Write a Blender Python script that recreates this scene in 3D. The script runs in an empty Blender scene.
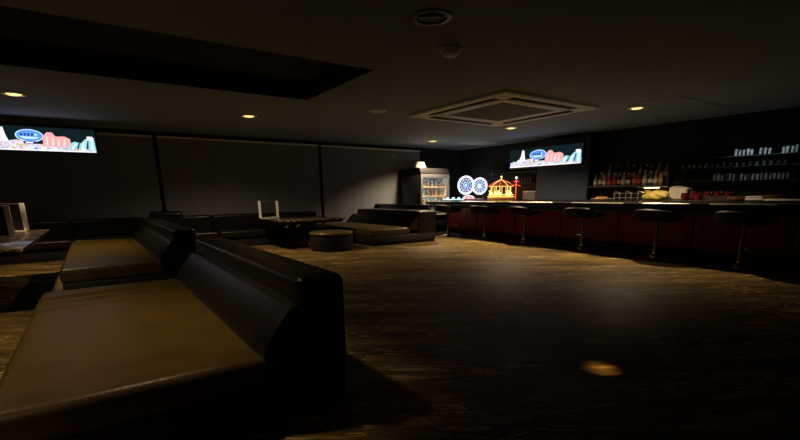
import bpy, bmesh, math, random
from mathutils import Vector, Matrix
random.seed(7)
S = bpy.context.scene
COL = S.collection
R = math.radians

# ------------------------------------------------------------------ camera, world, exposure
cd = bpy.data.cameras.new('camera'); cam = bpy.data.objects.new('camera', cd); COL.objects.link(cam)
yaw, pit, rol = R(55.35), R(13.75), R(0.75)
fw = Vector((math.cos(yaw)*math.cos(pit), math.sin(yaw)*math.cos(pit), -math.sin(pit)))
rt = Vector((math.sin(yaw), -math.cos(yaw), 0)); dn = fw.cross(rt)
r2 = math.cos(rol)*rt + math.sin(rol)*dn
d2 = -math.sin(rol)*rt + math.cos(rol)*dn
m = Matrix((r2, -d2, -fw)).transposed().to_4x4(); m.translation = (0, 0, 1.2)
cam.matrix_world = m
cd.sensor_fit = 'HORIZONTAL'; cd.sensor_width = 36; cd.lens = 432/800*36
cd.shift_x = 0; cd.shift_y = 0.1; cd.clip_start = .02
S.camera = cam
W = bpy.data.worlds.new('world'); S.world = W; W.use_nodes = True
W.node_tree.nodes['Background'].inputs[0].default_value = (.012, .011, .010, 1)
W.node_tree.nodes['Background'].inputs[1].default_value = .2
S.view_settings.view_transform = 'Standard'; S.view_settings.look = 'None'
S.view_settings.exposure = 0; S.view_settings.gamma = 1; S.view_settings.use_curve_mapping = False
WARM = (1.0, .73, .43)
K = 4.0

# ------------------------------------------------------------------ helpers
def tag(o, label=None, cat=None, group=None, kind=None):
    if label: o['label'] = label
    if cat: o['category'] = cat
    if group: o['group'] = group
    if kind: o['kind'] = kind
    return o
def empty(name, loc, label, cat, group=None, rz=0):
    o = bpy.data.objects.new(name, None); COL.objects.link(o); o.location = loc
    o.rotation_euler = (0, 0, rz); o.empty_display_size = .1
    return tag(o, label, cat, group)
def obj(name, bm, mat, parent=None, smooth=35):
    bmesh.ops.recalc_face_normals(bm, faces=bm.faces)
    me = bpy.data.meshes.new(name); bm.to_mesh(me); bm.free()
    for mm in (mat if isinstance(mat, (list, tuple)) else [mat]): me.materials.append(mm)
    if smooth:
        for p in me.polygons: p.use_smooth = True
        me.set_sharp_from_angle(angle=R(smooth))
    o = bpy.data.objects.new(name, me); COL.objects.link(o)
    if parent is not None: o.parent = parent
    return o
def struct(name, bm, mat):
    return tag(obj(name, bm, mat), kind='structure')
def B(): return bmesh.new()
def box(bm, a, b, bev=0, seg=2, mi=0):
    c = [(a[i]+b[i])/2 for i in range(3)]; s = [abs(b[i]-a[i]) for i in range(3)]
    r = bmesh.ops.create_cube(bm, size=1, matrix=Matrix.Translation(c) @ Matrix.Diagonal((*s, 1)))
    vs = r['verts']; fs = {f for v in vs for f in v.link_faces}
    for f in fs: f.material_index = mi
    if bev:
        es = list({e for v in vs for e in v.link_edges})
        bmesh.ops.bevel(bm, geom=es, offset=bev, segments=seg, affect='EDGES', profile=.5)
    return bm
def lathe(bm, prof, c=(0, 0, 0), n=20, mi=0):
    rings = []
    for r, z in prof:
        if r < 1e-5: rings.append([bm.verts.new((c[0], c[1], c[2]+z))])
        else: rings.append([bm.verts.new((c[0]+r*math.cos(2*math.pi*k/n), c[1]+r*math.sin(2*math.pi*k/n), c[2]+z)) for k in range(n)])
    for a, b in zip(rings, rings[1:]):
        for k in range(n):
            k2 = (k+1) % n
            if len(a) == 1 and len(b) == 1: continue
            if len(a) == 1: f = bm.faces.new((a[0], b[k], b[k2]))
            elif len(b) == 1: f = bm.faces.new((a[k], a[k2], b[0]))
            else: f = bm.faces.new((a[k], a[k2], b[k2], b[k]))
            f.material_index = mi
    return bm
def tube(bm, pts, r, n=8, closed=False, mi=0):
    pts = [Vector(p) for p in pts]; N = len(pts); rings = []
    up = None
    for i, p in enumerate(pts):
        if closed: t = pts[(i+1) % N]-pts[i-1]
        else: t = pts[min(i+1, N-1)]-pts[max(i-1, 0)]
        t.normalize()
        ref = Vector((0, 0, 1)) if abs(t.z) < .9 else Vector((1, 0, 0))
        if up is not None and (up-t*up.dot(t)).length > .1: a = (up-t*up.dot(t)).normalized()
        else: a = t.cross(ref).normalized()
        up = a; b = t.cross(a)
        rings.append([bm.verts.new(p+r*(math.cos(2*math.pi*k/n)*a+math.sin(2*math.pi*k/n)*b)) for k in range(n)])
    prs = list(zip(rings, rings[1:])) + ([(rings[-1], rings[0])] if closed else [])
    for a, b in prs:
        for k in range(n):
            f = bm.faces.new((a[k], a[(k+1) % n], b[(k+1) % n], b[k])); f.material_index = mi
    if not closed:
        bm.faces.new(rings[0]).material_index = mi; bm.faces.new(rings[-1]).material_index = mi
    return bm
def ringpts(r, z, n=28, c=(0, 0)):
    return [(c[0]+r*math.cos(2*math.pi*k/n), c[1]+r*math.sin(2*math.pi*k/n), z) for k in range(n)]
def pillow(bm, a, b, r=.06, crown=.02, n=26, fn=None):
    """upholstered block: box with rounded edges, slightly crowned top"""
    lo = Vector(a); hi = Vector(b); c = (lo+hi)/2; h = (hi-lo)/2
    res = bmesh.ops.create_cube(bm, size=2)
    es = list({e for v in res['verts'] for e in v.link_edges})
    sub = bmesh.ops.subdivide_edges(bm, edges=es, cuts=n, use_grid_fill=True)
    vs = list({v for v in bm.verts if abs(v.co.x) <= 1.0001 and v.tag is False})
    rr = min(r, h.x, h.y, h.z)
    def warp(t):                                   # crowd the grid lines towards the edges
        return math.copysign(1-(1-abs(t))**1.7, t)
    for v in vs:
        u = Vector((warp(v.co.x), warp(v.co.y), warp(v.co.z)))
        p = Vector((u.x*h.x, u.y*h.y, u.z*h.z))
        q = Vector([max(-(h[i]-rr), min(h[i]-rr, p[i])) for i in range(3)])
        d = p-q
        if d.length > 1e-9: p = q+d.normalized()*rr
        if u.z > 0: p.z += crown*(1-u.x**2)*(1-u.y**2)*u.z
        if fn: p.z += fn(c+p, u)
        v.co = c+p; v.tag = True
    return bm
def copy_tree(o, parent=None):
    c = o.copy(); COL.objects.link(c)
    if parent is not None: c.parent = parent
    for ch in list(o.children): copy_tree(ch, c)
    return c

# ------------------------------------------------------------------ materials
def mat(name, col, rough=.5, metal=0, spec=.5, trans=0, emit=None, es=0, ior=1.45, coat=0):
    M = bpy.data.materials.new(name); M.use_nodes = True
    p = M.node_tree.nodes['Principled BSDF']
    p.inputs['Base Color'].default_value = (*col, 1); p.inputs['Roughness'].default_value = rough
    p.inputs['Metallic'].default_value = metal; p.inputs['Specular IOR Level'].default_value = spec
    p.inputs['Transmission Weight'].default_value = trans; p.inputs['IOR'].default_value = ior
    p.inputs['Coat Weight'].default_value = coat
    if emit:
        p.inputs['Emission Color'].default_value = (*emit, 1); p.inputs['Emission Strength'].default_value = es
    return M
def nd(M, t, **kw):
    n = M.node_tree.nodes.new(t)
    for k, v in kw.items():
        if k in n.inputs: n.inputs[k].default_value = v
        else: setattr(n, k, v)
    return n
def ln(M, a, b): M.node_tree.links.new(a, b)
def vary(M, scale=6, amt=.25, bump=0, bscale=60, rvar=0):
    """slight tonal variation and fine relief so that no surface is perfectly even"""
    p = M.node_tree.nodes['Principled BSDF']; base = tuple(p.inputs['Base Color'].default_value)
    tc = nd(M, 'ShaderNodeTexCoord'); no = nd(M, 'ShaderNodeTexNoise'); no.inputs['Scale'].default_value = scale
    no.inputs['Detail'].default_value = 4; ln(M, tc.outputs['Object'], no.inputs['Vector'])
    r = nd(M, 'ShaderNodeValToRGB')
    r.color_ramp.elements[0].position = .3; r.color_ramp.elements[1].position = .7
    r.color_ramp.elements[0].color = tuple(c*(1-amt) for c in base[:3])+(1,)
    r.color_ramp.elements[1].color = tuple(min(1, c*(1+amt)) for c in base[:3])+(1,)
    ln(M, no.outputs['Fac'], r.inputs['Fac']); ln(M, r.outputs['Color'], p.inputs['Base Color'])
    if rvar:
        mr = nd(M, 'ShaderNodeMapRange'); rb = p.inputs['Roughness'].default_value
        mr.inputs['To Min'].default_value = rb-rvar; mr.inputs['To Max'].default_value = rb+rvar
        ln(M, no.outputs['Fac'], mr.inputs['Value']); ln(M, mr.outputs['Result'], p.inputs['Roughness'])
    if bump:
        n2 = nd(M, 'ShaderNodeTexNoise'); n2.inputs['Scale'].default_value = bscale; n2.inputs['Detail'].default_value = 3
        ln(M, tc.outputs['Object'], n2.inputs['Vector'])
        b = nd(M, 'ShaderNodeBump'); b.inputs['Strength'].default_value = bump; b.inputs['Distance'].default_value = .01
        ln(M, n2.outputs['Fac'], b.inputs['Height']); ln(M, b.outputs['Normal'], p.inputs['Normal'])
    return M
def marble(name, dark, mid, vein, rough, scale, tile=0, spec=.5):
    M = mat(name, mid, rough, spec=spec); p = M.node_tree.nodes['Principled BSDF']
    tc = nd(M, 'ShaderNodeTexCoord'); m0 = nd(M, 'ShaderNodeMapping'); ln(M, tc.outputs['Object'], m0.inputs['Vector'])
    m0.inputs['Rotation'].default_value = (0, 0, R(35))
    mp = nd(M, 'ShaderNodeMapping'); ln(M, m0.outputs['Vector'], mp.inputs['Vector']); mp.inputs['Scale'].default_value = (.55, 3.4, 1)
    n1 = nd(M, 'ShaderNodeTexNoise'); n1.inputs['Scale'].default_value = scale*.6; n1.inputs['Detail'].default_value = 8
    n1.inputs['Distortion'].default_value = 1.2; ln(M, mp.outputs['Vector'], n1.inputs['Vector'])
    r1 = nd(M, 'ShaderNodeValToRGB'); r1.color_ramp.elements[0].position = .35; r1.color_ramp.elements[1].position = .68
    r1.color_ramp.elements[0].color = (*dark, 1); r1.color_ramp.elements[1].color = (*mid, 1)
    ln(M, n1.outputs['Fac'], r1.inputs['Fac'])
    # thin veins where a second noise passes its middle value
    n2 = nd(M, 'ShaderNodeTexNoise'); n2.inputs['Scale'].default_value = scale; n2.inputs['Detail'].default_value = 6
    n2.inputs['Distortion'].default_value = 1.8; ln(M, mp.outputs['Vector'], n2.inputs['Vector'])
    s = nd(M, 'ShaderNodeMath', operation='SUBTRACT'); s.inputs[1].default_value = .5; ln(M, n2.outputs['Fac'], s.inputs[0])
    ab = nd(M, 'ShaderNodeMath', operation='ABSOLUTE'); ln(M, s.outputs[0], ab.inputs[0])
    r2_ = nd(M, 'ShaderNodeValToRGB'); r2_.color_ramp.elements[0].position = 0; r2_.color_ramp.elements[1].position = .022
    r2_.color_ramp.elements[0].color = (1, 1, 1, 1); r2_.color_ramp.elements[1].color = (0, 0, 0, 1)
    ln(M, ab.outputs[0], r2_.inputs['Fac'])
    n3 = nd(M, 'ShaderNodeTexNoise'); n3.inputs['Scale'].default_value = scale*.45; ln(M, mp.outputs['Vector'], n3.inputs['Vector'])
    g = nd(M, 'ShaderNodeMapRange'); g.inputs['From Min'].default_value = .40; g.inputs['From Max'].default_value = .58
    ln(M, n3.outputs['Fac'], g.inputs['Value'])
    mu = nd(M, 'ShaderNodeMath', operation='MULTIPLY'); ln(M, r2_.outputs['Color'], mu.inputs[0]); ln(M, g.outputs['Result'], mu.inputs[1])
    mx = nd(M, 'ShaderNodeMix', data_type='RGBA'); ln(M, mu.outputs[0], mx.inputs['Factor'])
    ln(M, r1.outputs['Color'], mx.inputs['A']); mx.inputs['B'].default_value = (*vein, 1)
    last = mx.outputs['Result']
    bh = n2.outputs['Fac']
    if tile:
        br = nd(M, 'ShaderNodeTexBrick'); br.offset = 0; br.inputs['Scale'].default_value = 1
        br.inputs['Brick Width'].default_value = tile; br.inputs['Row Height'].default_value = tile
        br.inputs['Mortar Size'].default_value = .006; br.inputs['Color1'].default_value = (1, 1, 1, 1)
        br.inputs['Color2'].default_value = (.86, .86, .86, 1); br.inputs['Mortar'].default_value = (.25, .25, .25, 1)
        ln(M, tc.outputs['Object'], br.inputs['Vector'])
        m2 = nd(M, 'ShaderNodeMix', data_type='RGBA', blend_type='MULTIPLY'); m2.inputs['Factor'].default_value = 1
        ln(M, last, m2.inputs['A']); ln(M, br.outputs['Color'], m2.inputs['B']); last = m2.outputs['Result']
    ln(M, last, p.inputs['Base Color'])
    rr = nd(M, 'ShaderNodeMapRange'); rr.inputs['To Min'].default_value = rough-.07; rr.inputs['To Max'].default_value = rough+.12
    ln(M, n1.outputs['Fac'], rr.inputs['Value']); ln(M, rr.outputs['Result'], p.inputs['Roughness'])
    b = nd(M, 'ShaderNodeBump'); b.inputs['Strength'].default_value = .12; b.inputs['Distance'].default_value = .01
    ln(M, bh, b.inputs['Height']); ln(M, b.outputs['Normal'], p.inputs['Normal'])
    return M
def glow(name, col, s):
    M = bpy.data.materials.new(name); M.use_nodes = True; M.node_tree.nodes.clear()
    e = nd(M, 'ShaderNodeEmission'); e.inputs[0].default_value = (*col, 1); e.inputs[1].default_value = s
    o = nd(M, 'ShaderNodeOutputMaterial'); ln(M, e.outputs[0], o.inputs[0]); return M

m_floor = marble('brown_marble_floor', (.045, .029, .008), (.22, .148, .045), (.80, .58, .26), .46, 2.2, tile=1.35, spec=.10)
m_table = marble('streaked_tabletop', (.020, .013, .008), (.09, .06, .035), (.55, .45, .32), .16, 2.4)
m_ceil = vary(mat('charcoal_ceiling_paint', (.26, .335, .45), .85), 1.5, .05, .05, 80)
m_wall = vary(mat('black_wall_paint', (.022, .021, .020), .8), 2, .15, .05, 60)
m_dark = vary(mat('black_laminate', (.012, .011, .010), .35), 5, .2)
m_recess = vary(mat('recess_shade_tone', (.03, .028, .024), .9), 3, .1)  # shade inside the recess put into the colour, darker than the ceiling
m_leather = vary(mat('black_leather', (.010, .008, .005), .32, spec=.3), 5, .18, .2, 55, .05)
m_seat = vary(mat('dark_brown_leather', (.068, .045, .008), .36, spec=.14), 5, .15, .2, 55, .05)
m_stool = vary(mat('stool_black_vinyl', (.006, .005, .005), .5, spec=.2), 5, .2)
m_pouf = vary(mat('pouf_highlight_leather', (.11, .08, .03), .24), 5, .15, .15, 40)  # brown lifted above black to stand for the highlight on the top
m_dsteel = mat('dark_steel', (.16, .16, .17), .3, .9)
m_base = vary(mat('sofa_base_black', (.008, .007, .006), .6), 5, .2)
m_blind = vary(mat('taupe_blind_fabric', (.22, .235, .265), .9), 3, .08, .1, 200)
m_rail = mat('grey_metal_rail', (.80, .82, .85), .45)
m_white = vary(mat('white_plastic', (.78, .78, .77), .45), 4, .04)
m_acgrey = vary(mat('air_conditioner_plastic', (.80, .90, 1.0), .5), 4, .03)
m_grille = mat('dark_grille', (.03, .03, .03), .6)
m_black = mat('black_plastic', (.010, .010, .011), .35)
m_chrome = mat('chrome', (.75, .75, .76), .12, 1)
m_steel = vary(mat('brushed_steel', (.35, .35, .36), .35, .9), 6, .1)
m_red = vary(mat('deep_red_padding', (.28, .006, .010), .38), 3, .12, .1, 40)
m_ctop = vary(mat('black_counter_stone', (.016, .014, .013), .22), 5, .3)
m_strip = mat('edge_highlight_metal', (.75, .75, .74), .4, .3)
m_panel = vary(mat('slate_blue_panel', (.065, .088, .145), .6), 4, .06)
m_lens = glow('downlight_glow', (1, .58, .20), 2.4)
m_glass = mat('clear_glass', (.9, .93, .95), .05, trans=.85, ior=1.48)
m_fridge = vary(mat('fridge_dark_steel', (.016, .016, .018), .5), 4, .1)
m_fridgein = mat('fridge_liner', (.75, .77, .80), .5)
m_frame = mat('silver_door_frame', (.28, .29, .31), .35, .5)
m_cream = vary(mat('cream_ceramic', (.78, .66, .46), .4), 4, .05)
m_yellow = vary(mat('yellow_plastic_bag', (.75, .60, .15), .45), 6, .1, .3, 12)
m_paper = vary(mat('white_paper', (.8, .77, .68), .7), 5, .05)
m_plate = mat('plate_white', (.75, .73, .70), .25)
m_food = vary(mat('orange_snack', (.65, .24, .06), .6), 30, .3, .4, 40)
m_redglass = mat('red_glaze', (.11, .010, .014), .12)
m_brownfood = vary(mat('brown_wood', (.32, .17, .07), .4), 8, .2)
m_cloth = vary(mat('white_towel', (.72, .70, .66), .9), 6, .05, .4, 90)
m_acryl = mat('white_acrylic_edge', (.92, .88, .80), .35)
m_menu = vary(mat('menu_card_dark', (.03, .025, .035), .25), 9, .4)
m_shelfglass = mat('shelf_glass', (.10, .13, .13), .08, trans=.7)
m_wood = vary(mat('dark_shelf_wood', (.05, .03, .018), .4), 6, .3)
def clearpane(name, f=.08):
    M = bpy.data.materials.new(name); M.use_nodes = True; M.node_tree.nodes.clear()
    t = nd(M, 'ShaderNodeBsdfTransparent'); g = nd(M, 'ShaderNodeBsdfGlossy'); g.inputs['Roughness'].default_value = .03
    x = nd(M, 'ShaderNodeMixShader'); x.inputs[0].default_value = f
    ln(M, t.outputs[0], x.inputs[1]); ln(M, g.outputs[0], x.inputs[2])
    o = nd(M, 'ShaderNodeOutputMaterial'); ln(M, x.outputs[0], o.inputs[0]); return M
m_pane = clearpane('fridge_pane')
m_acpane = clearpane('acrylic_pane', .12)

# ------------------------------------------------------------------ the room
X0, X1, Y0, Y1, CH = -3.6, 11.1, -2.4, 12.15, 2.7
struct('floor', box(B(), (X0-.1, Y0-.1, -.1), (X1+.1, Y1+.1, 0)), m_floor)
bm = B()                                            # ceiling with a rectangular recess
rx0, rx1, ry0, ry1 = -3.0, 3.11, 5.0, 7.07
box(bm, (X0-.1, Y0-.1, CH), (X1+.1, ry0, CH+.3)); box(bm, (X0-.1, ry1, CH), (X1+.1, Y1+.1, CH+.3))
box(bm, (X0-.1, ry0, CH), (rx0, ry1, CH+.3)); box(bm, (rx1, ry0, CH), (X1+.1, ry1, CH+.3))
struct('ceiling', bm, m_ceil)
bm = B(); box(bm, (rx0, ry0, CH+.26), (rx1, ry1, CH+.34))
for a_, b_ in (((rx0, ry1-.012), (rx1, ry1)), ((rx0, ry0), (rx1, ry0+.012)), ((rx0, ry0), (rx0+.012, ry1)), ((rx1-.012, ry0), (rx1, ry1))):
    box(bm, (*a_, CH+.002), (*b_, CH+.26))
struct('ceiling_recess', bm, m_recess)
struct('wall_far', box(B(), (X0, Y1, 0), (X1, Y1+.1, CH)), m_wall)
struct('wall_right', box(B(), (X1, Y0, 0), (X1+.1, Y1, CH)), m_wall)
struct('wall_left', box(B(), (X0-.1, Y0, 0), (X0, Y1, CH)), m_wall)
struct('wall_near', box(B(), (X0, Y0-.1, 0), (X1, Y0, CH)), m_wall)
struct('baseboard_far', box(B(), (X0, Y1-.03, 0), (X1, Y1, .12), .005), m_dark)

# roller blinds on the far wall
def blind(x0, x1, label):
    r = empty('roller_blind', ((x0+x1)/2, 12.05, .1), label, 'blind', None)
    w = (x1-x0)/2
    bm = B(); n = 40
    rows = []
    for i in range(n+1):
        u = -w+2*w*i/n
        dy = .006*math.sin(i*.7)+.004*math.sin(i*1.9+1)
        rows.append([bm.verts.new((u, dy+.0*z, z)) for z in (.03, 2.46)]+[bm.verts.new((u, dy+.008, z)) for z in (2.46, .03)])
    for a, b in zip(rows, rows[1:]):
        for k in range(4): bm.faces.new((a[k], b[k], b[(k+1) % 4], a[(k+1) % 4]))
    bm.faces.new(rows[0]); bm.faces.new(rows[-1])
    obj('fabric', bm, m_blind, r)
    bm = B(); box(bm, (-w, -.05, 2.455), (w, .05, 2.505), .008); obj('head_rail', bm, m_rail, r)
    bm = B(); tube(bm, [(-w, 0, .02), (w, 0, .02)], .018, 10); obj('bottom_bar', bm, m_black, r)
    return r
blind(-2.7, 1.37, 'dark taupe roller blind behind the left television')
blind(1.46, 5.54, 'wide taupe roller blind between the two dark gaps of the far wall')
blind(5.64, 9.2, 'taupe roller blind caught by warm light beside the glass-door fridge')

# ------------------------------------------------------------------ ceiling fittings
def downlight(x, y, label, e, lit=True, size=.155, blend=1.0, cone=132):
    r = empty('ceiling_downlight', (x, y, CH), label, 'ceiling light', 'recessed ceiling downlights' if lit else None)
    bm = B(); lathe(bm, [(size, 0), (size, -.010), (size*.80, -.012), (size*.72, .0), (size*.60, .04)], n=28)
    obj('trim_ring', bm, m_white if not lit else m_acgrey, r)
    bm = B(); lathe(bm, [(size*.62, .0), (size*.42, -.016), (0, -.022)], n=24)
    obj('lens', bm, m_lens if lit else m_white, r)
    if lit:
        ld = bpy.data.lights.new('bulb', 'SPOT'); ld.energy = e*K; ld.color = WARM; ld.spot_size = R(cone); ld.spot_blend = blend
        ld.shadow_soft_size = .07; lo = bpy.data.objects.new('bulb', ld); COL.objects.link(lo); lo.location = (0, 0, -.09); lo.parent = r
    return r
downlight(-.71, 8.86, 'lit warm downlight in the ceiling near the left television', 55, cone=122)
downlight(2.72, 8.97, 'lit warm downlight in the ceiling between the recess and the wide roller blind', 55, cone=148)
downlight(8.45, 7.48, 'lit warm downlight just beyond the ceiling air conditioner', 150, cone=142)
downlight(8.56, 4.57, 'lit warm downlight in the ceiling in front of the bottle shelf', 115, cone=136)
downlight(8.44, 10.41, 'small lit downlight in the ceiling near the glass-door fridge', 90, blend=.6, cone=134)
downlight(.12, 3.0, 'added unseen downlight brightening the seat of the nearest sofa', 28, cone=78, blend=1)  # added out of frame to brighten the seat
downlight(-.75, 1.35, 'added unseen downlight for the front edge highlight of the nearest sofa', 24, cone=50, blend=1)  # added out of frame so the rounded seat edge catches a highlight
downlight(-1.35, 4.6, 'added unseen downlight left of the nearest sofa, for the menu stands', 30, cone=130, blend=1)  # added out of frame to light the menu stands and left table
bm = B(); lathe(bm, [(.17, 0), (.17, -.008), (.1, -.018), (0, -.02)], n=28)
tag(obj('ceiling_cover', bm, m_acgrey), 'small round pale cover in the ceiling between the recess and the air conditioner', 'ceiling cover').location = (4.58, 7.27, CH)
r = downlight(1.9, .5, 'added unseen narrow-beam downlight making a bright spot on the open floor', 0.001)  # added out of frame; its beam makes the bright floor spot
b_ = [c for c in r.children if c.type == 'LIGHT'][0]; b_.data.color = (1, .60, .20); b_.data.energy = 1300; b_.data.spot_size = R(3.4); b_.data.spot_blend = 1
b_.rotation_euler = Vector((2.77-1.9, 1.54-.5, -2.65)).to_track_quat('-Z', 'Y').to_euler()
# swivelling spot (switched off)
r = empty('gimbal_spotlight', (2.67, 3.32, CH), 'large round unlit swivel spotlight nearest the camera in the ceiling', 'spotlight')
bm = B(); lathe(bm, [(.175, 0), (.175, -.012), (.135, -.016), (.13, .03), (.125, .10)], n=36); obj('trim_ring', bm, mat('bronze_trim', (.16, .13, .11), .4, .3), r)
bm = B(); lathe(bm, [(.125, .03), (.118, -.004), (.10, -.008), (.095, .03), (.05, .05), (0, .052)], n=32)
g = obj('gimbal_head', bm, m_black, r); g.rotation_euler = (R(14), R(-10), 0)
bm = B(); lathe(bm, [(.055, .045), (.03, .03), (0, .026)], n=20); g2 = obj('bulb_face', bm, m_chrome, g)
# smoke detector
r = empty('smoke_detector', (3.36, 3.86, CH), 'round pale smoke detector hanging under the ceiling beside the unlit spotlight', 'smoke detector')
bm = B(); lathe(bm, [(.12, 0), (.12, -.025), (.112, -.03), (0, -.03)], n=32); obj('base', bm, m_acgrey, r)
bm = B(); lathe(bm, [(.098, -.03), (.098, -.036), (.088, -.038), (.088, -.05), (.094, -.053), (.094, -.06), (.07, -.078), (0, -.082)], n=32); obj('sensing_chamber', bm, m_acgrey, r)
# ceiling cassette air conditioner
r = empty('air_conditioner', (6.52, 6.06, CH), 'square grey four-way air conditioner set into the ceiling', 'air conditioner')
hw = 1.24; bm = B(); box(bm, (-hw, -hw, -.035), (hw, hw, .03), .012)
# panel as a frame: four borders and four slots
bm.free(); bm = B()
def ringframe(bm, o, i, z0, z1):
    box(bm, (-o, -o, z0), (o, -i, z1), .006); box(bm, (-o, i, z0), (o, o, z1), .006)
    box(bm, (-o, -i, z0), (-i, i, z1), .006); box(bm, (i, -i, z0), (o, i, z1), .006)
ringframe(bm, hw, 1.06, -.045, .0); ringframe(bm, .90, .70, -.045, .0)
for s in (-1, 1):                                    # corner bridges between the slots
    for t in (-1, 1): box(bm, (s*.84, t*.84, -.045), (s*1.08, t*1.08, 0), .004)
obj('panel', bm, m_acgrey, r)
for k in range(4):
    bm = B(); box(bm, (-.84, -.065, -.006), (.84, .065, .006), .004)
    f = obj('louvre', bm, m_grille, r); a = k*math.pi/2
    f.location = (.985*math.cos(a-math.pi/2), .985*math.sin(a-math.pi/2), -.034); f.rotation_euler = (R(20), 0, a)
bm = B(); box(bm, (-1.08, -1.08, -.006), (1.08, 1.08, -.001)); obj('duct_back', bm, m_black, r)
bm = B(); box(bm, (-.70, -.70, -.034), (.70, .70, -.012), .004)
for k in range(22):
    y = -.66+k*.063; box(bm, (-.68, y, -.040), (.68, y+.02, -.034))
obj('intake_grille', bm, mat('intake_grey', (.22, .22, .22), .6), r)
# ceiling air vent near the fridge
r = empty('ceiling_vent', (10.0, 10.1, CH), 'small pale rectangular air vent in the ceiling above the fridge corner', 'vent')
bm = B(); ringframe(bm, .42, .34, -.02, 0); obj('frame', bm, m_white, r)
bm = B()
for k in range(7): box(bm, (-.34, -.31+k*.1, -.014), (.34, -.25+k*.1, -.006))
obj('slats', bm, m_acgrey, r)
# flat framed panel added to draw the edge of a ceiling light patch
r = empty('light_patch_frame', (9.4, 4.0, CH), 'thin framed outline added for a light patch edge on the ceiling over the bar', 'light patch outline')
bm = B(); box(bm, (-1.3, -.34, -.004), (1.3, .34, 0)); obj('panel', bm, m_ceil, r)
bm = B()
for s in (-1, 1): box(bm, (-1.34, s*.36-.02, -.008), (1.34, s*.36+.02, 0)); box(bm, (s*1.32-.02, -.36, -.008), (s*1.32+.02, .36, 0))
obj('frame', bm, m_ceil, r)

# ------------------------------------------------------------------ televisions
def lights_mat():
    M = bpy.data.materials.new('screen_city_lights'); M.use_nodes = True; M.node_tree.nodes.clear()
    tc = nd(M, 'ShaderNodeTexCoord'); v = nd(M, 'ShaderNodeTexVoronoi'); v.inputs['Scale'].default_value = 34
    ln(M, tc.outputs['Object'], v.inputs['Vector'])
    hs = nd(M, 'ShaderNodeHueSaturation'); hs.inputs['Saturation'].default_value = .55; hs.inputs['Value'].default_value = 1.1
    ln(M, v.outputs['Color'], hs.inputs['Color'])
    mx = nd(M, 'ShaderNodeMix', data_type='RGBA'); mx.inputs['Factor'].default_value = .45; mx.inputs['B'].default_value = (.75, .62, .95, 1)
    ln(M, hs.outputs['Color'], mx.inputs['A'])
    e = nd(M, 'ShaderNodeEmission'); e.inputs[1].default_value = 1.15; ln(M, mx.outputs['Result'], e.inputs[0])
    o = nd(M, 'ShaderNodeOutputMaterial'); ln(M, e.outputs[0], o.inputs[0]); return M
SC = [glow('screen_night', (.006, .016, .018), 1), glow('screen_white', (1, .93, .95), 1.38), glow('screen_blue', (.10, .30, .95), 1.20),
      glow('screen_pale_blue', (.55, .75, 1), 1.32), glow('screen_pink', (.95, .42, .42), 1.14), glow('screen_rose', (1, .70, .72), 1.20),
      glow('screen_teal', (.35, .75, .80), 1.08), lights_mat(), glow('screen_navy', (.02, .04, .14), 1), glow('screen_gold', (.8, .7, .25), .9)]
def picture(w, h):
    """night skyline on the screen; local x runs along the screen, z up, facing -y"""
    bm = B(); L = [0]
    def poly(pts, mi):
        L[0] += 1
        y = -.0006*L[0]
        f = bm.faces.new([bm.verts.new(((u-.5)*w, y, v*h)) for u, v in pts]); f.material_index = mi
    def rect(a, b, c, d, mi): poly([(a, b), (c, b), (c, d), (a, d)], mi)
    rect(0, 0, 1, 1, 0)
    rect(.012, .02, .99, .30, 7)
    poly([(.02, .25), (.06, .36), (.10, .33), (.13, .42), (.24, .40), (.32, .46), (.32, .25)], 7)
    poly([(.11, .36), (.15, .44), (.175, .66), (.185, .93), (.215, .93), (.225, .62), (.245, .36)], 1)
    poly([(.145, .38), (.172, .46), (.195, .80), (.20, .38)], 5)
    N = 26
    poly([(.42+.118*math.cos(2*math.pi*k/N), .63+.26*math.sin(2*math.pi*k/N)) for k in range(N)], 3)
    poly([(.42+.108*math.cos(2*math.pi*k/N), .63+.225*math.sin(2*math.pi*k/N)) for k in range(N)], 2)
    for k in range(5): rect(.345+.03*k, .62, .362+.03*k, .72, 3 if k == 4 else 8)
    poly([(.335, .60), (.50, .57), (.47, .50), (.37, .50)], 3)
    rect(.36, .30, .47, .40, 8)
    rect(.32, .28, .36, .42, 5); rect(.38, .32, .44, .37, 1)
    poly([(.52, .20), (.53, .62), (.57, .80), (.615, .80), (.64, .64), (.72, .66), (.765, .56), (.77, .20)], 4)
    for k in range(4): poly([(.545+.05*k, .24), (.56+.05*k, .60-.02*k), (.572+.05*k, .60-.02*k), (.566+.05*k, .24)], 5)
    poly([(.74, .12), (.76, .36), (.80, .46), (.86, .40), (.90, .58), (.985, .66), (.99, .12)], 6)
    for k in range(5): poly([(.765+.045*k, .15), (.80+.04*k, .36+.05*k), (.812+.04*k, .36+.05*k), (.785+.045*k, .15)], 8 if k % 2 else 1)
    rect(.92, .56, .975, .70, 1)
    for k in range(16): rect(.02+k*.06, .03+.03*(k % 3), .05+k*.06, .10+.04*(k % 3), (1, 5, 3, 6, 9, 4, 1, 2)[k % 8])
    rect(.30, .22, .40, .27, 9); rect(.02, .02, .98, .06, 1)
    return bm
def television(loc, rz, tilt, w, h, label):
    r = empty('television', loc, label, 'television', 'televisions showing a lit night skyline'); r.rotation_euler = (R(tilt), 0, rz)
    bm = B(); box(bm, (-w/2-.03, 0.004, -.03), (w/2+.03, .06, h+.03), .008); obj('casing', bm, m_black, r)
    obj('screen', picture(w, h), SC, r, 0)
    bm = B(); box(bm, (-.2, .06, h*.25), (.2, .10, h*.75), .006); box(bm, (-.04, .10, h*.4), (.04, .42, h*.6), .006)
    obj('wall_bracket', bm, m_steel, r)
    return r
television((10.3, 7.93, 1.90), R(-90), -2, 2.36, .50, 'wide television above the slate panel behind the bar, showing a lit skyline')
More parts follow.
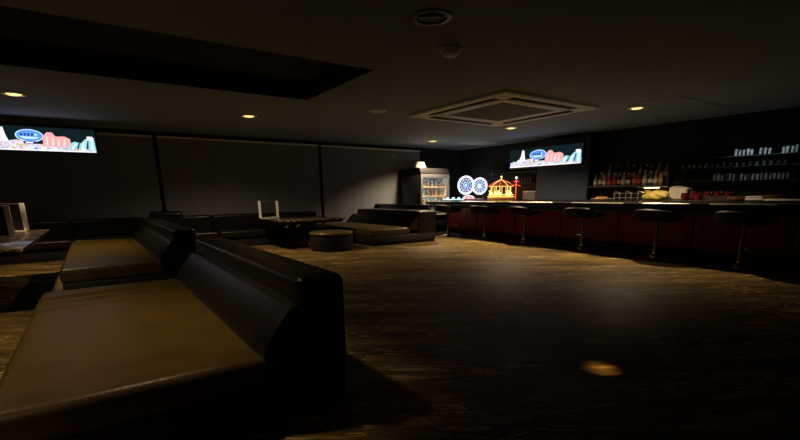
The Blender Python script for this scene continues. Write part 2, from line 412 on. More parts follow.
television((-.64, 11.0, 2.08), 0, -4, 1.76, .44, 'wide television over the far-left seats, showing a lit skyline')

# ------------------------------------------------------------------ lounge seating
def sofa(y0, y1, xs, xb, xt, xe, label, wrinkle=False, lum=True):
    """long armless lounge unit facing -x: seat from xs to xb, lumbar roll to xt, back slab to xe"""
    xc = (xs+xe)/2; yc = (y0+y1)/2
    r = empty('lounge_sofa', (xc, yc, 0), label, 'sofa', 'black leather lounge sofas')
    L = y1-y0; f = lambda x: x-xc
    bm = B(); box(bm, (f(xs)+.05, -L/2+.05, .0), (f(xe)-.03, L/2-.05, .06), .01); obj('plinth', bm, m_base, r)
    bm = B(); box(bm, (f(xs)+.015, -L/2+.01, .06), (f(xe)-.012, L/2-.01, .235), .02); obj('base', bm, m_base, r)
    def wr(p, u):
        if not wrinkle or u.z < .9: return 0
        t = (p.y+L/2)/L
        mk = max(0, min(1, (t-.60)/.10))*max(0, min(1, (.96-t)/.06))*(1-.25*abs(u.x))
        return .020*mk*max(-.2, math.sin(74*t+1.5*math.sin(3.1*p.x+4*t)+1.2*p.x))
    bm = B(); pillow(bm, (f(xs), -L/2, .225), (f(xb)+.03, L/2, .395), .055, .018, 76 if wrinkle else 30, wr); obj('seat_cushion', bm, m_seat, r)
    # lumbar roll: sloping cushion between seat and back slab
    bm = B(); prof = [(f(xb)-.03, .385), (f(xb)-.01, .45), (f(xt)-.06, .63), (f(xt)-.03, .66), (f(xt)+.01, .66), (f(xt)+.04, .60), (f(xt)+.04, .30), (f(xb)-.01, .30)]
    n = 18; rows = []
    for i in range(n+1):
        y = -L/2+.01+(L-.02)*i/n; e = 1 if 0 < i < n else .86
        cx = sum(p[0] for p in prof)/8; cz = sum(p[1] for p in prof)/8
        rows.append([bm.verts.new((cx+(px-cx)*e, y, cz+(pz-cz)*e)) for px, pz in prof])
    for a, b in zip(rows, rows[1:]):
        for k in range(8): bm.faces.new((a[k], a[(k+1) % 8], b[(k+1) % 8], b[k]))
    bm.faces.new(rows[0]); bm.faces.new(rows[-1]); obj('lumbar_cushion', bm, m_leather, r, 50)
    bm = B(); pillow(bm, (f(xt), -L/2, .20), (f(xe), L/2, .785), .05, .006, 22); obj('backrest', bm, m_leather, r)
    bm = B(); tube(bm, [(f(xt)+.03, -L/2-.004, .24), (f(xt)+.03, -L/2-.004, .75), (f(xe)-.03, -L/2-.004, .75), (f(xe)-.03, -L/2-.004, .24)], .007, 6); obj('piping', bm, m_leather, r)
    return r
sofa(2.10, 4.92, -.49, .62, .81, 1.09, 'nearest black leather sofa with a wrinkled dark brown seat filling the lower left', True)
sofa(6.30, 10.55, -.44, .62, .80, 1.08, 'black leather sofa directly behind the nearest one, reaching to the wall bench')
sofa(8.80, 11.95, 5.28, 6.40, 6.68, 7.28, 'black leather sofa at the far end beside the bar, right of the round pouf')
# wall bench below the blinds
r = empty('wall_bench', (.1, 11.4, 0), 'long black leather bench running along the wall under the blinds', 'bench')
bm = B(); box(bm, (-3.3, -.5, 0), (5.05, .62, .24), .01); obj('base', bm, m_base, r)
for k in range(6):
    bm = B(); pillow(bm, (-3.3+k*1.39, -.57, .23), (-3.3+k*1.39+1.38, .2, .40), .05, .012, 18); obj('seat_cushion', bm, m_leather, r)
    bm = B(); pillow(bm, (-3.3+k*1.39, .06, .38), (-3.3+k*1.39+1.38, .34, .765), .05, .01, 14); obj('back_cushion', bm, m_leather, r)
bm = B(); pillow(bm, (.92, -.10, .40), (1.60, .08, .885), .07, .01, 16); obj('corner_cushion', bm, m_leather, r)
# round pouf
r = empty('round_pouf', (4.33, 8.95, 0), 'round black pouf with a shiny, highlight-toned top in front of the far table', 'pouf')
bm = B(); lathe(bm, [(0, .33), (.44, .33), (.485, .345), (.50, .375), (.485, .402), (.44, .412), (.2, .418), (0, .42)], n=48); obj('cushion', bm, m_pouf, r, 60)
bm = B(); lathe(bm, [(0, .02), (.47, .02), (.485, .06), (.485, .33), (0, .33)], n=48); obj('drum', bm, m_base, r)
bm = B(); lathe(bm, [(0, 0), (.40, 0), (.40, .02), (0, .02)], n=36); obj('foot_ring', bm, m_black, r)

# ------------------------------------------------------------------ tables
def table(x0, x1, y0, y1, h, label):
    xc, yc = (x0+x1)/2, (y0+y1)/2; a, b = (x1-x0)/2, (y1-y0)/2
    r = empty('lounge_table', (xc, yc, 0), label, 'table', 'lounge tables with a streaked glossy top')
    bm = B(); box(bm, (-a, -b, h-.035), (a, b, h), .006); obj('tabletop', bm, m_table, r)
    bm = B(); box(bm, (-a+.06, -b+.06, h-.085), (a-.06, b-.06, h-.035), .004); obj('apron', bm, m_dark, r)
    for t in (-1, 1):
        bm = B(); lathe(bm, [(0, 0), (.26, 0), (.26, .012), (.06, .03), (.045, .05), (.045, h-.085), (0, h-.085)], (0, t*b*.33, 0), 24); obj('pedestal', bm, m_black, r)
    return r
table(-2.2, -.63, 5.76, 9.1, .72, 'glossy streaked table at the left edge holding two framed menus')
tc_ = table(3.35, 4.98, 9.46, 11.0, .66, 'glossy streaked table in the middle distance behind the round pouf')
for t in (.14, .40):
    bm = B(); lathe(bm, [(.035, 0), (.05, .02), (.05, .05), (.03, .06), (0, .06)], (-.815+t, -.77, .515), 14); obj('glint_cap', bm, m_chrome, tc_)  # chrome caps added to give two glints below the table edge
def menu_stand(loc, rz, w, h, label, tilt=0, grp='acrylic menu stands on the tables'):
    r = empty('menu_stand', loc, label, 'menu stand', grp, rz)
    bm = B(); box(bm, (-w/2, -.07, 0), (w/2, .07, .012), .003); obj('foot', bm, m_acryl, r)
    for s in (-1, 1):
        bm = B(); box(bm, (s*w/2-.03, -.02, .012), (s*w/2+.03, .02, h), .004); obj('side_edge', bm, m_acryl, r)
    bm = B(); box(bm, (-w/2+.022, -.012, h-.012), (w/2-.022, .012, h), .002); obj('top_edge', bm, m_frame, r)
    bm = B(); box(bm, (-w/2+.022, -.004, .012), (w/2-.022, .004, h-.012)); obj('menu_card', bm, m_menu if not tilt else m_acpane, r)
    return r
menu_stand((-1.17, 7.75, .72), 0, .46, .40, 'framed dark menu stand nearer the camera on the left table')
menu_stand((-1.10, 8.86, .72), 0, .42, .42, 'framed menu stand farther back on the left table, reflecting blue light')
menu_stand((3.58, 10.88, .66), 0, .44, .42, 'clear menu stand with white edges on the middle table', 1)
bm = B(); lathe(bm, [(0, 0), (.09, 0), (.10, .05), (.085, .05), (.075, .012), (0, .012)], n=24)
tag(obj('ashtray', bm, m_glass), 'low glass ashtray in front of the white-edged menu stand', 'ashtray').location = (3.60, 10.6, .66)

# ------------------------------------------------------------------ bar
bar = empty('bar_counter', (8.07, 6, 0), 'long bar counter with black top and deep red padded front', 'bar counter', None, R(-2.65))
bar.location.x = 8.17
LY0, LY1 = -5.4, 4.75
bm = B(); box(bm, (0, LY0, .925), (1.35, LY1, .985), .008); obj('countertop', bm, m_ctop, bar)
bm = B(); box(bm, (.03, LY0+.02, .80), (.09, LY1-.02, .925), .006); obj('apron', bm, m_dark, bar)
bm = B(); box(bm, (.92, LY0+.03, 0), (1.3, LY1-.03, .925)); obj('carcass', bm, m_dark, bar)
bm = B(); box(bm, (.84, LY0+.03, 0), (.92, LY1-.03, .11), .004); obj('kickplate', bm, m_black, bar)
n = 7; st = (LY1-LY0-.06)/n
for k in range(n):
    bm = B(); pillow(bm, (.85, LY0+.03+k*st+.008, .12), (.93, LY0+.03+(k+1)*st-.008, .90), .03, 0, 10); obj('front_panel', bm, m_red, bar)
for a, b in ((4.70, 3.48), (3.05, 1.72), (1.22, -.02), (-.50, -1.62), (-1.98, -2.75), (-3.05, -3.9), (-4.2, -5.2)):
    bm = B(); tube(bm, [(.002, b, .981), (.002, a, .981)], .013, 10); obj('edge_highlight_strip', bm, m_strip, bar)  # pale strips stand in for the broken highlights along the counter edge

def make_stool(loc, rz, label):
    r = empty('bar_stool', loc, label, 'bar stool', 'black bar stools along the bar', rz)
    bm = B(); lathe(bm, [(0, 0), (.35, 0), (.355, .012), (.33, .022), (.12, .04), (.06, .06), (0, .06)], n=36); obj('base', bm, m_chrome, r)
    bm = B(); lathe(bm, [(0, .05), (.075, .05), (.07, .09), (.045, .105), (.045, .12), (0, .12)], n=20); obj('base_collar', bm, m_chrome, r)
    bm = B(); lathe(bm, [(0, .10), (.032, .10), (.032, .42), (.024, .42), (.024, .68), (0, .68)], n=16); obj('pole', bm, m_dsteel, r)
    bm = B(); pts = [(.03, -.02, .32), (.12, -.17, .31), (.24, -.19, .30), (.30, -.10, .30), (.31, 0, .30), (.30, .10, .30), (.24, .19, .30), (.12, .17, .31), (.03, .02, .32)]
    tube(bm, pts, .014, 8); obj('footrest', bm, m_chrome, r)
    bm = B(); lathe(bm, [(0, .66), (.14, .66), (.16, .69), (0, .70)], n=20); obj('seat_plate', bm, m_dsteel, r)
    bm = B(); lathe(bm, [(0, .69), (.33, .69), (.37, .71), (.385, .745), (.36, .785), (.28, .80), (0, .795)], n=36); obj('seat', bm, m_stool, r, 60)
    # low wrap-around back on the room side (-x)
    bm = B(); a0, a1, n = R(115), R(245), 18; rows = []
    for i in range(n+1):
        a = a0+(a1-a0)*i/n; e = math.sin(math.pi*i/n)**.4 if 0 < i < n else .0
        zt = .80+.10*e
        rows.append([bm.verts.new((rr*math.cos(a), rr*math.sin(a), z)) for rr, z in ((.385, .72), (.41, zt-.02), (.385, zt), (.35, zt-.02), (.335, .74))])
    for p, q in zip(rows, rows[1:]):
        for k in range(5): bm.faces.new((p[k], p[(k+1) % 5], q[(k+1) % 5], q[k]))
    bm.faces.new(rows[0]); bm.faces.new(rows[-1]); obj('backrest', bm, m_stool, r, 60)
    return r
st_lab = ['black bar stool nearest the fridge, beside the end of the far sofa', 'second black bar stool from the fridge end of the bar',
          'third black bar stool from the fridge end of the bar', 'fourth black bar stool from the fridge, in front of the slate panel',
          'fifth black bar stool from the fridge, below the bottle shelf', 'rightmost black bar stool with a bright chrome footrest']
st_pos = [(8.52, 9.78), (8.50, 8.28), (8.44, 6.92), (8.36, 5.33), (8.22, 3.78), (8.12, 2.47)]
proto = None
for i, ((x, y), l) in enumerate(zip(st_pos, st_lab)):
    if proto is None: proto = o = make_stool((x, y, 0), 0, l)
    else: o = copy_tree(proto)
    o.location = (x, y, 0); o.rotation_euler = (0, 0, R((0, 6, -5, 8, -4, -14)[i])); o['label'] = l

# low dark partition beside the far sofa
r = empty('low_partition', (7.5, 10.7, 0), 'low black partition between the far sofa and the end of the bar', 'partition')
bm = B(); box(bm, (-.05, -1.3, 0), (.05, 1.38, .88), .006); obj('board', bm, m_dark, r)
bm = B(); box(bm, (-.08, -1.33, .88), (.08, 1.38, .915), .008); obj('cap_rail', bm, m_ctop, r)

# ------------------------------------------------------------------ back bar
r = empty('back_counter', (10.55, 6.2, 0), 'dark back counter along the wall behind the bar', 'counter')
bm = B(); box(bm, (-.5, -5.0, .95), (.54, 5.7, 1.0), .006); obj('worktop', bm, m_ctop, r)
bm = B(); box(bm, (-.42, -4.95, 0), (.5, 5.65, .95)); obj('cabinet_body', bm, m_dark, r)
for k in range(8):
    y = -4.93+k*1.32
    bm = B(); box(bm, (-.45, y, .12), (-.42, y+1.29, .93), .006); d = obj('cabinet_door', bm, m_dark, r)
    bm = B(); tube(bm, [(-.48, y+1.1, .80), (-.48, y+1.1, .90)], .01, 8); obj('door_handle', bm, m_steel, d)
# slate panel under the right television
r = empty('slate_panel', (10.78, 7.62, 1.0), 'plain slate-blue panel under the right television', 'panel')
bm = B(); box(bm, (-.04, -.80, 0), (.28, .84, 1.62), .008); obj('board', bm, m_panel, r)
bm = B(); box(bm, (-.06, -.84, 0), (.28, -.80, 1.62), .004); obj('edge_trim', bm, m_dark, r)

def bottle(loc, h, rad, col, lab_col, kind, cap_col, label, group, parent_shape):
    r = empty('liquor_bottle', loc, label, 'bottle', group)
    gm = BM.setdefault(('g', col), mat('bottle_glass', col, .12, spec=.7)); lm = BM.setdefault(('l', lab_col), mat('bottle_label', lab_col, .55)); cm = BM.setdefault(('c', cap_col), mat('bottle_cap', cap_col, .35))
    bm = B()
    if parent_shape == 0: pr = [(0, 0), (rad, 0), (rad, h*.56), (rad*.8, h*.66), (rad*.36, h*.74), (rad*.34, h*.92), (0, h*.92)]
    elif parent_shape == 1: pr = [(0, 0), (rad*.8, 0), (rad, h*.06), (rad*1.05, h*.42), (rad*.95, h*.55), (rad*.4, h*.64), (rad*.36, h*.9), (0, h*.9)]
    else: pr = [(0, 0), (rad*.9, 0), (rad*.95, h*.7), (rad*.6, h*.78), (rad*.45, h*.82), (rad*.42, h*.9), (0, h*.9)]
    lathe(bm, pr, n=14); obj('glass_body', bm, gm, r)
    bm = B(); lathe(bm, [(rad*1.06, h*.14), (rad*1.075, h*.14), (rad*1.075, h*.42), (rad*1.06, h*.42)], n=14); obj('paper_label', bm, lm, r)
    bm = B(); lathe(bm, [(0, h*.895), (rad*.42, h*.895), (rad*.42, h), (0, h)], n=12); obj('cap', bm, cm, r)
    return r
BM = {}
# wooden bottle shelf: two steps
r = empty('bottle_shelf', (10.78, 5.8, 1.30), 'dark two-step shelf of liquor bottles right of the slate panel', 'shelf')
bm = B(); box(bm, (-.22, -.92, 0), (.30, .90, .045), .005); obj('lower_board', bm, m_wood, r)
bm = B(); box(bm, (.06, -.92, .045), (.30, .90, .20), .005); obj('rear_step', bm, m_wood, r)
cols = {'dark green': (.02, .06, .03), 'brown': (.14, .06, .02), 'clear': (.32, .34, .33), 'black': (.012, .012, .014), 'red': (.40, .04, .03), 'amber': (.40, .18, .04)}
labs = {'white': (.75, .73, .66), 'cream': (.70, .58, .36), 'red': (.55, .05, .04), 'gold': (.50, .36, .10), 'orange': (.65, .20, .08)}
ordn = ['leftmost', 'second', 'third', 'fourth', 'fifth', 'sixth', 'seventh', 'eighth', 'ninth', 'tenth', 'eleventh', 'twelfth', 'thirteenth', 'fourteenth']
front = [('clear', 'white', 0), ('brown', 'cream', 1), ('clear', 'white', 2), ('red', 'orange', 1), ('red', 'red', 2), ('black', 'gold', 0), ('clear', 'cream', 0), ('brown', 'white', 2), ('red', 'orange', 0), ('brown', 'red', 1), ('clear', 'white', 0), ('dark green', 'white', 2), ('clear', 'white', 1), ('amber', 'gold', 2)]
for i, (c, l, s) in enumerate(front):
    y = 6.55-i*.122+random.uniform(-.02, .02)
    pos = 'leftmost' if i == 0 else 'rightmost' if i == 13 else ordn[i]+' from the left'
    bottle((10.66, y, 1.345), random.uniform(.24, .34), .046, cols[c], labs[l], 0, random.choice([(.6, .6, .6), (.02, .02, .02), (.5, .35, .1)]),
           f'{c} bottle with a {l} label, {pos} in the shelf front row', 'bottles in the front row of the bottle shelf', s)
back = [('brown', 'gold', 0), ('clear', 'cream', 0), ('dark green', 'white', 0), ('black', 'white', 2), ('brown', 'red', 0), ('dark green', 'cream', 1), ('clear', 'white', 0), ('black', 'gold', 0), ('brown', 'cream', 2), ('clear', 'red', 0), ('amber', 'white', 0)]
for i, (c, l, s) in enumerate(back):
    y = 6.50-i*.15+random.uniform(-.025, .025)
    pos = 'leftmost' if i == 0 else 'rightmost' if i == 10 else ordn[i]+' from the left'
    bottle((10.93, y, 1.50), random.uniform(.27, .36), .048, cols[c], labs[l], 0, random.choice([(.75, .75, .72), (.7, .2, .15), (.5, .35, .1)]),
           f'{c} bottle with a {l} label, {pos} in the shelf back row', 'bottles in the back row of the bottle shelf', s)
# strip lamp under the bottle shelf
r = empty('strip_lamp', (10.70, 5.16, 1.27), 'short bright strip lamp under the bottle shelf', 'lamp')
bm = B(); box(bm, (-.05, -.34, .012), (.05, .34, .03), .004); obj('housing', bm, m_white, r)
bm = B(); box(bm, (-.04, -.16, -.012), (.04, .16, .012), .008); obj('tube', bm, glow('strip_glow', (1, .80, .42), 3.5), r)
ld = bpy.data.lights.new('strip_light', 'AREA'); ld.shape = 'RECTANGLE'; ld.size = .08; ld.size_y = .5; ld.energy = 3.0; ld.color = (1, .74, .32)
lo = bpy.data.objects.new('strip_light', ld); COL.objects.link(lo); lo.location = (0, 0, -.02); lo.parent = r

# glass shelves with glassware
def glass_shelf(z, y0, y1, label):
    r = empty('glass_shelf', (10.9, (y0+y1)/2, z), label, 'shelf')
    h = (y1-y0)/2
    bm = B(); box(bm, (-.16, -h, -.012), (.18, h, 0), .002); obj('pane', bm, m_shelfglass, r)
    for s in (-1, 0, 1):
        bm = B(); box(bm, (-.10, s*h*.9-.012, -.03), (.2, s*h*.9+.012, -.012), .003); obj('bracket', bm, m_steel, r)
    return r
glass_shelf(1.39, 2.55, 4.7, 'lowest long glass shelf of glassware right of the bottles')
glass_shelf(1.66, 2.55, 4.7, 'middle long glass shelf of glassware right of the bottles')
glass_shelf(1.86, 2.55, 4.7, 'topmost long glass shelf of glassware right of the bottles')
def tumbler(tall):
    bm = B(); h = .13 if tall else .085; r0 = .032 if tall else .038
    lathe(bm, [(0, 0), (r0*.85, 0), (r0, h), (r0*.9, h), (r0*.76, .012), (0, .012)], n=12)
    return obj('drinking_glass', bm, m_glass)
tall = tumbler(True); short = tumbler(False)
def glasses(src, z, x, ys, label, group):
    for i, y in enumerate(ys):
        o = src if not src.get('label') else src.copy()
        if o is not src: COL.objects.link(o)
        k = random.uniform(.82, 1.12)
        tag(o, label, 'glass', group); o.location = (x+random.uniform(-.015, .015), y+random.uniform(-.006, .006), z); o.scale = (.74, .74, k)
glasses(tall, 1.39, 10.79, [3.95-.066*k for k in range(19) if k not in (3, 6, 9)], 'clear tall glass in the front row of the lowest glass shelf', 'tall glasses on the lowest glass shelf')
glasses(tall, 1.39, 10.93, [3.92-.066*k for k in range(19) if k not in (4, 11)], 'clear tall glass in the rear row of the lowest glass shelf', 'tall rear glasses on the lowest glass shelf')
glasses(short, 1.66, 10.84, [4.6-.11*k for k in range(17)], 'clear short tumbler standing on the middle glass shelf', 'tumblers on the middle glass shelf')
glasses(tall, 1.86, 10.84, [3.66-.068*k for k in range(15) if k not in (5, 9, 10)], 'clear tall glass standing on the topmost glass shelf', 'tall glasses on the topmost glass shelf')
# batten added over the glassware to raise its cool glints
r = empty('added_shelf_light', (10.62, 3.25, 2.18), 'added slim cool light batten above the glass shelves', 'lamp')
bm = B(); box(bm, (-.03, -.75, 0), (.03, .75, .04), .004); obj('housing', bm, m_black, r)
ld = bpy.data.lights.new('added_shelf_lamp', 'AREA'); ld.shape = 'RECTANGLE'; ld.size = .04; ld.size_y = 1.1; ld.spread = R(70); ld.energy = 2; ld.color = (.72, .9, 1)
lo = bpy.data.objects.new('added_shelf_lamp', ld); COL.objects.link(lo); lo.location = (0, 0, -.01); lo.parent = r; lo.rotation_euler = (0, R(-24), 0)

# glasses near the neon figures
glass2 = empty('wall_shelf', (10.95, 9.6, 1.84), 'short dark wall shelf of glasses above the lit carousel', 'shelf')
bm = B(); box(bm, (-.1, -1.0, -.03), (.15, .95, 0), .004); obj('board', bm, m_wood, glass2)
bm = B(); box(bm, (.0, -.9, -.08), (.02, -.86, -.03), .002); box(bm, (.0, .80, -.08), (.02, .84, -.03), .002); obj('bracket', bm, m_steel, glass2)
glasses(short, 1.84, 10.92, [10.35-.13*k for k in range(5)], 'small glass on the short wall shelf above the lit carousel', 'glasses on the short wall shelf')
sh = empty('glass_rack', (10.9, 8.95, 1.50), 'small dark rack of upside-down glasses left of the slate panel', 'rack')
bm = B(); box(bm, (-.12, -.36, -.03), (.19, .34, 0), .004); obj('board', bm, m_wood, sh)
glasses(tall, 1.50, 10.86, [9.18-.10*k for k in range(5)], 'tall clear glass on the small rack left of the slate panel', 'glasses on the small rack')
bm = B(); box(bm, (-.10, -.22, 0), (.12, .22, .22), .01); bx = empty('storage_box', (10.85, 8.72, 1.0), 'grey box on the back counter left of the slate panel', 'box')
obj('body', bm, vary(mat('grey_card', (.28, .28, .29), .7), 4, .05), bx); bm = B(); box(bm, (-.105, -.225, .22), (.125, .225, .245), .006); obj('lid', bm, m_acgrey, bx)

# ------------------------------------------------------------------ glass-door fridge
fr = empty('display_fridge', (8.90, 11.42, 0), 'tall glass-door drinks fridge lit inside, in the far corner behind the bar', 'fridge')
w, d, h = .57, .54, 1.98
bm = B(); t = .05
box(bm, (-w, -d, .1), (-w+t, d, h-.16), .006); box(bm, (w-t, -d, .1), (w, d, h-.16), .006)
box(bm, (-w, d-t, .1), (w, d, h-.16)); box(bm, (-w, -d, .1), (w, d, .55), .006); box(bm, (-w, -d, h-.22), (w, d, h-.16))
obj('cabinet', bm, m_fridge, fr)
bm = B(); box(bm, (-w+t, -d+.06, .55), (w-t, d-t, .56)); box(bm, (-w+t, d-t-.01, .55), (w-t, d-t, h-.22)); box(bm, (-w+t, -d+.06, .55), (-w+t+.01, d-t, h-.22)); box(bm, (w-t-.01, -d+.06, .55), (w-t, d-t, h-.22))
obj('liner', bm, m_fridgein, fr)
bm = B(); box(bm, (-w+.03, -d+.05, 0), (w-.03, d-.03, .1)); obj('plinth', bm, m_black, fr)
bm = B()                                              # rounded canopy
n = 10; rows = []
for x in (-w, w):
    rows.append([bm.verts.new((x, -d-.02+.0*k, h-.17)) for k in (0,)]+[bm.verts.new((x, -d+.10-.12*math.cos(math.pi/2*k/n), h-.17+.17*math.sin(math.pi/2*k/n))) for k in range(1, n+1)]+[bm.verts.new((x, d, h)), bm.verts.new((x, d, h-.17))])
for k in range(len(rows[0])): bm.faces.new((rows[0][k], rows[0][(k+1) % len(rows[0])], rows[1][(k+1) % len(rows[0])], rows[1][k]))
bm.faces.new(rows[0]); bm.faces.new(rows[1]); obj('canopy', bm, mat('fridge_canopy_grey', (.035, .037, .043), .4), fr)
door = bpy.data.objects.new('door', None)
bm = B(); z0, z1 = .58, h-.19
box(bm, (-w, -d-.045, z0), (-w+.07, -d-.005, z1), .006); box(bm, (w-.10, -d-.045, z0), (w, -d-.005, z1), .006)
box(bm, (-w+.07, -d-.045, z0), (w-.10, -d-.005, z0+.06), .006); box(bm, (-w+.07, -d-.045, z1-.12), (w-.10, -d-.005, z1), .006)
dr = obj('door', bm, m_frame, fr)
bm = B(); box(bm, (-w+.07, -d-.03, z0+.06), (w-.10, -d-.022, z1-.12)); obj('pane', bm, m_pane, dr)
bm = B(); tube(bm, [(w-.05, -d-.045, 1.0), (w-.05, -d-.085, 1.03), (w-.05, -d-.085, 1.42), (w-.05, -d-.045, 1.45)], .014, 8); obj('door_handle', bm, m_steel, dr)
FS = [.86, 1.14, 1.42]
for z in FS:
    bm = B()
    for k in range(9): box(bm, (-w+.07, -d+.08+k*.105, z-.008), (w-.07, -d+.09+k*.105, z))
    sf = obj('shelf', bm, m_frame, fr)
    bm = B(); box(bm, (-w+.07, -d+.055, z-.034), (w-.07, -d+.075, z+.006), .004); obj('shelf_rail', bm, m_cream, sf)
bm = B(); box(bm, (-w+.09, -d+.03, h-.27), (w-.11, -d+.06, h-.235), .004); obj('light_tube', bm, glow('fridge_tube', (.80, .92, 1), 9), fr)
bm = B(); box(bm, (-w+.052, -d+.02, .62), (-w+.075, -d+.05, h-.3), .004); obj('light_tube', bm, glow('fridge_tube_side', (1, .86, .66), 12), fr)
for si, z in enumerate([.56]+FS):
    for k in range(6):
        c = [(.30, .42, .34), (.38, .22, .12), (.62, .65, .68), (.25, .32, .45), (.5, .36, .18), (.5, .22, .16)][(k*5+si*2) % 6]
        nm = ['green', 'brown', 'clear', 'blue', 'amber', 'red'][(k*5+si*2) % 6]
        bottle((8.90-.40+k*.155, 11.10, z), .21 if si else .24, .045, c, [(.8, .8, .78), (.7, .6, .3), (.8, .5, .3)][(k+si) % 3], 0, (.6, .6, .6),
               f'{nm} bottle, {ordn[k] if k else "first"} from the left on the {["bottom", "lower", "middle", "upper"][si]} fridge shelf', 'bottles inside the fridge', (k+si) % 3)
# cream two-tier pot on top of the fridge
r = empty('cream_pot', (8.54, 11.15, h), 'small cream lidded pot standing on top of the fridge', 'pot')
bm = B(); lathe(bm, [(0, 0), (.17, 0), (.18, .02), (.17, .085), (.14, .095), (0, .095)], n=28); obj('body', bm, m_cream, r)
bm = B(); lathe(bm, [(0, .095), (.125, .095), (.14, .11), (.135, .17), (.11, .18), (0, .185)], n=28); obj('lid', bm, m_cream, r)

# ------------------------------------------------------------------ lit fairground figures on the back counter
def neon_wheel(loc, rad, label, core):
    r = empty('ferris_wheel_figure', loc, label, 'neon sign', 'neon wheel figures behind the bar', R(-90)+R(20))
    zc = rad+.16
    bm = B()
    for q in (.98, .82, .60, .30):
        pts = [(rad*q*math.cos(2*math.pi*k/40), 0, zc+rad*q*math.sin(2*math.pi*k/40)) for k in range(40)]
        tube(bm, pts, .011, 6, True, 0 if q > .6 else 1)
    obj('rim', bm, [NW, NB], r)
    for k in range(12):
        a = 2*math.pi*k/12
        bm = B(); tube(bm, [(rad*.30*math.cos(a), 0, zc+rad*.30*math.sin(a)), (rad*.98*math.cos(a), 0, zc+rad*.98*math.sin(a))], .007, 6); obj('spoke', bm, NW if k % 3 else NP, r)
    for k in range(12):
        a = 2*math.pi*(k+.5)/12
        bm = B(); bmesh.ops.create_uvsphere(bm, u_segments=10, v_segments=6, radius=.03, matrix=Matrix.Translation((rad*.89*math.cos(a), -.01, zc+rad*.89*math.sin(a)))); obj('gondola', bm, (NW, NP, NC)[k % 3], r)
    bm = B(); bmesh.ops.create_uvsphere(bm, u_segments=16, v_segments=10, radius=.06, matrix=Matrix.Translation((0, -.01, zc)) @ Matrix.Diagonal((1, .35, 1, 1))); obj('hub', bm, core, r)
    bm = B()
    for s in (-1, 1): tube(bm, [(0, .02, zc), (s*rad*.55, .02, .03)], .012, 6)
    box(bm, (-rad*.65, -.08, 0), (rad*.65, .10, .03), .005); obj('stand', bm, m_steel, r)
    return r
NW = glow('neon_white', (.82, .86, 1), 1.8); NB = glow('neon_blue', (.25, .45, 1), 2.0); NP = glow('neon_pink', (1, .45, .42), 1.8); NC = glow('neon_cyan', (.35, .95, 1), 1.8)
NO = glow('neon_orange', (1, .42, .06), 2.2); NY = glow('neon_gold', (1, .72, .22), 2.2); NR = glow('neon_red', (1, .10, .05), 1.8)
neon_wheel((10.50, 11.17, 1.0), .31, 'large blue-white neon wheel figure beside the fridge', NB)
neon_wheel((10.58, 10.60, 1.0), .27, 'smaller white neon wheel figure next to the golden carousel', NW)
r = empty('neon_carousel', (10.40, 9.50, 1.0), 'golden glowing carousel figure on the back counter left of the slate panel', 'neon sign')
bm = B(); lathe(bm, [(0, 0), (.40, 0), (.40, .05), (.36, .07), (0, .07)], n=32); obj('platform', bm, mat('carousel_base', (.30, .14, .04), .4), r)
bm = B(); tube(bm, ringpts(.39, .09), .018, 6, True, 0); tube(bm, ringpts(.37, .15), .014, 6, True, 1); tube(bm, ringpts(.36, .40), .013, 6, True, 0); obj('light_ring', bm, [NO, NY], r)
bm = B(); lathe(bm, [(.40, .40), (.30, .47), (.10, .56), (0, .60)], n=24); obj('canopy', bm, mat('carousel_canopy', (.55, .16, .05), .5), r)
for k in range(10):
    a = 2*math.pi*k/10
    bm = B(); tube(bm, [(.30*math.cos(a), .30*math.sin(a), .07), (.30*math.cos(a), .30*math.sin(a), .42)], .010, 6); obj('pole', bm, NO if k % 2 else NY, r)
    bm = B(); tube(bm, [(.40*math.cos(a), .40*math.sin(a), .405), (.22*math.cos(a), .22*math.sin(a), .515), (0, 0, .605)], .008, 6); obj('canopy_light', bm, NY if k % 2 else NR, r)
    if k % 2 == 0:
        c = (.30*math.cos(a), .30*math.sin(a), .20)
        bm = B(); bmesh.ops.create_uvsphere(bm, u_segments=10, v_segments=6, radius=.06, matrix=Matrix.Translation(c) @ Matrix.Diagonal((.6, 1.1, .6, 1)))
        tube(bm, [(c[0], c[1]+.04, c[2]+.02), (c[0], c[1]+.075, c[2]+.075)], .018, 6)
        for s in (-.035, .035): tube(bm, [(c[0], c[1]+s, c[2]-.02), (c[0], c[1]+s, c[2]-.09)], .010, 6)
        obj('horse', bm, NY, r)
bm = B(); tube(bm, [(0, 0, .58), (0, 0, .68)], .012, 6); bmesh.ops.create_uvsphere(bm, u_segments=8, v_segments=6, radius=.03, matrix=Matrix.Translation((0, 0, .68))); obj('finial', bm, NY, r)
# second tall spire of the golden figures
r = empty('neon_spire', (10.36, 8.88, 1.0), 'tall thin red and white neon spire right of the golden carousel', 'neon sign')
bm = B(); lathe(bm, [(0, 0), (.09, 0), (.09, .03), (0, .03)], n=18); obj('base', bm, m_black, r)
bm = B(); tube(bm, [(0, 0, .03), (0, 0, .62)], .014, 6); obj('mast', bm, NR, r)
bm = B()
for z, q in ((.56, .10), (.44, .16)): tube(bm, [(0, -q, z-.05), (0, 0, z), (0, q, z-.05)], .009, 6)
obj('arms', bm, NR, r)
bm = B(); bmesh.ops.create_uvsphere(bm, u_segments=8, v_segments=6, radius=.035, matrix=Matrix.Translation((0, 0, .63))); obj('tip', bm, NW, r)
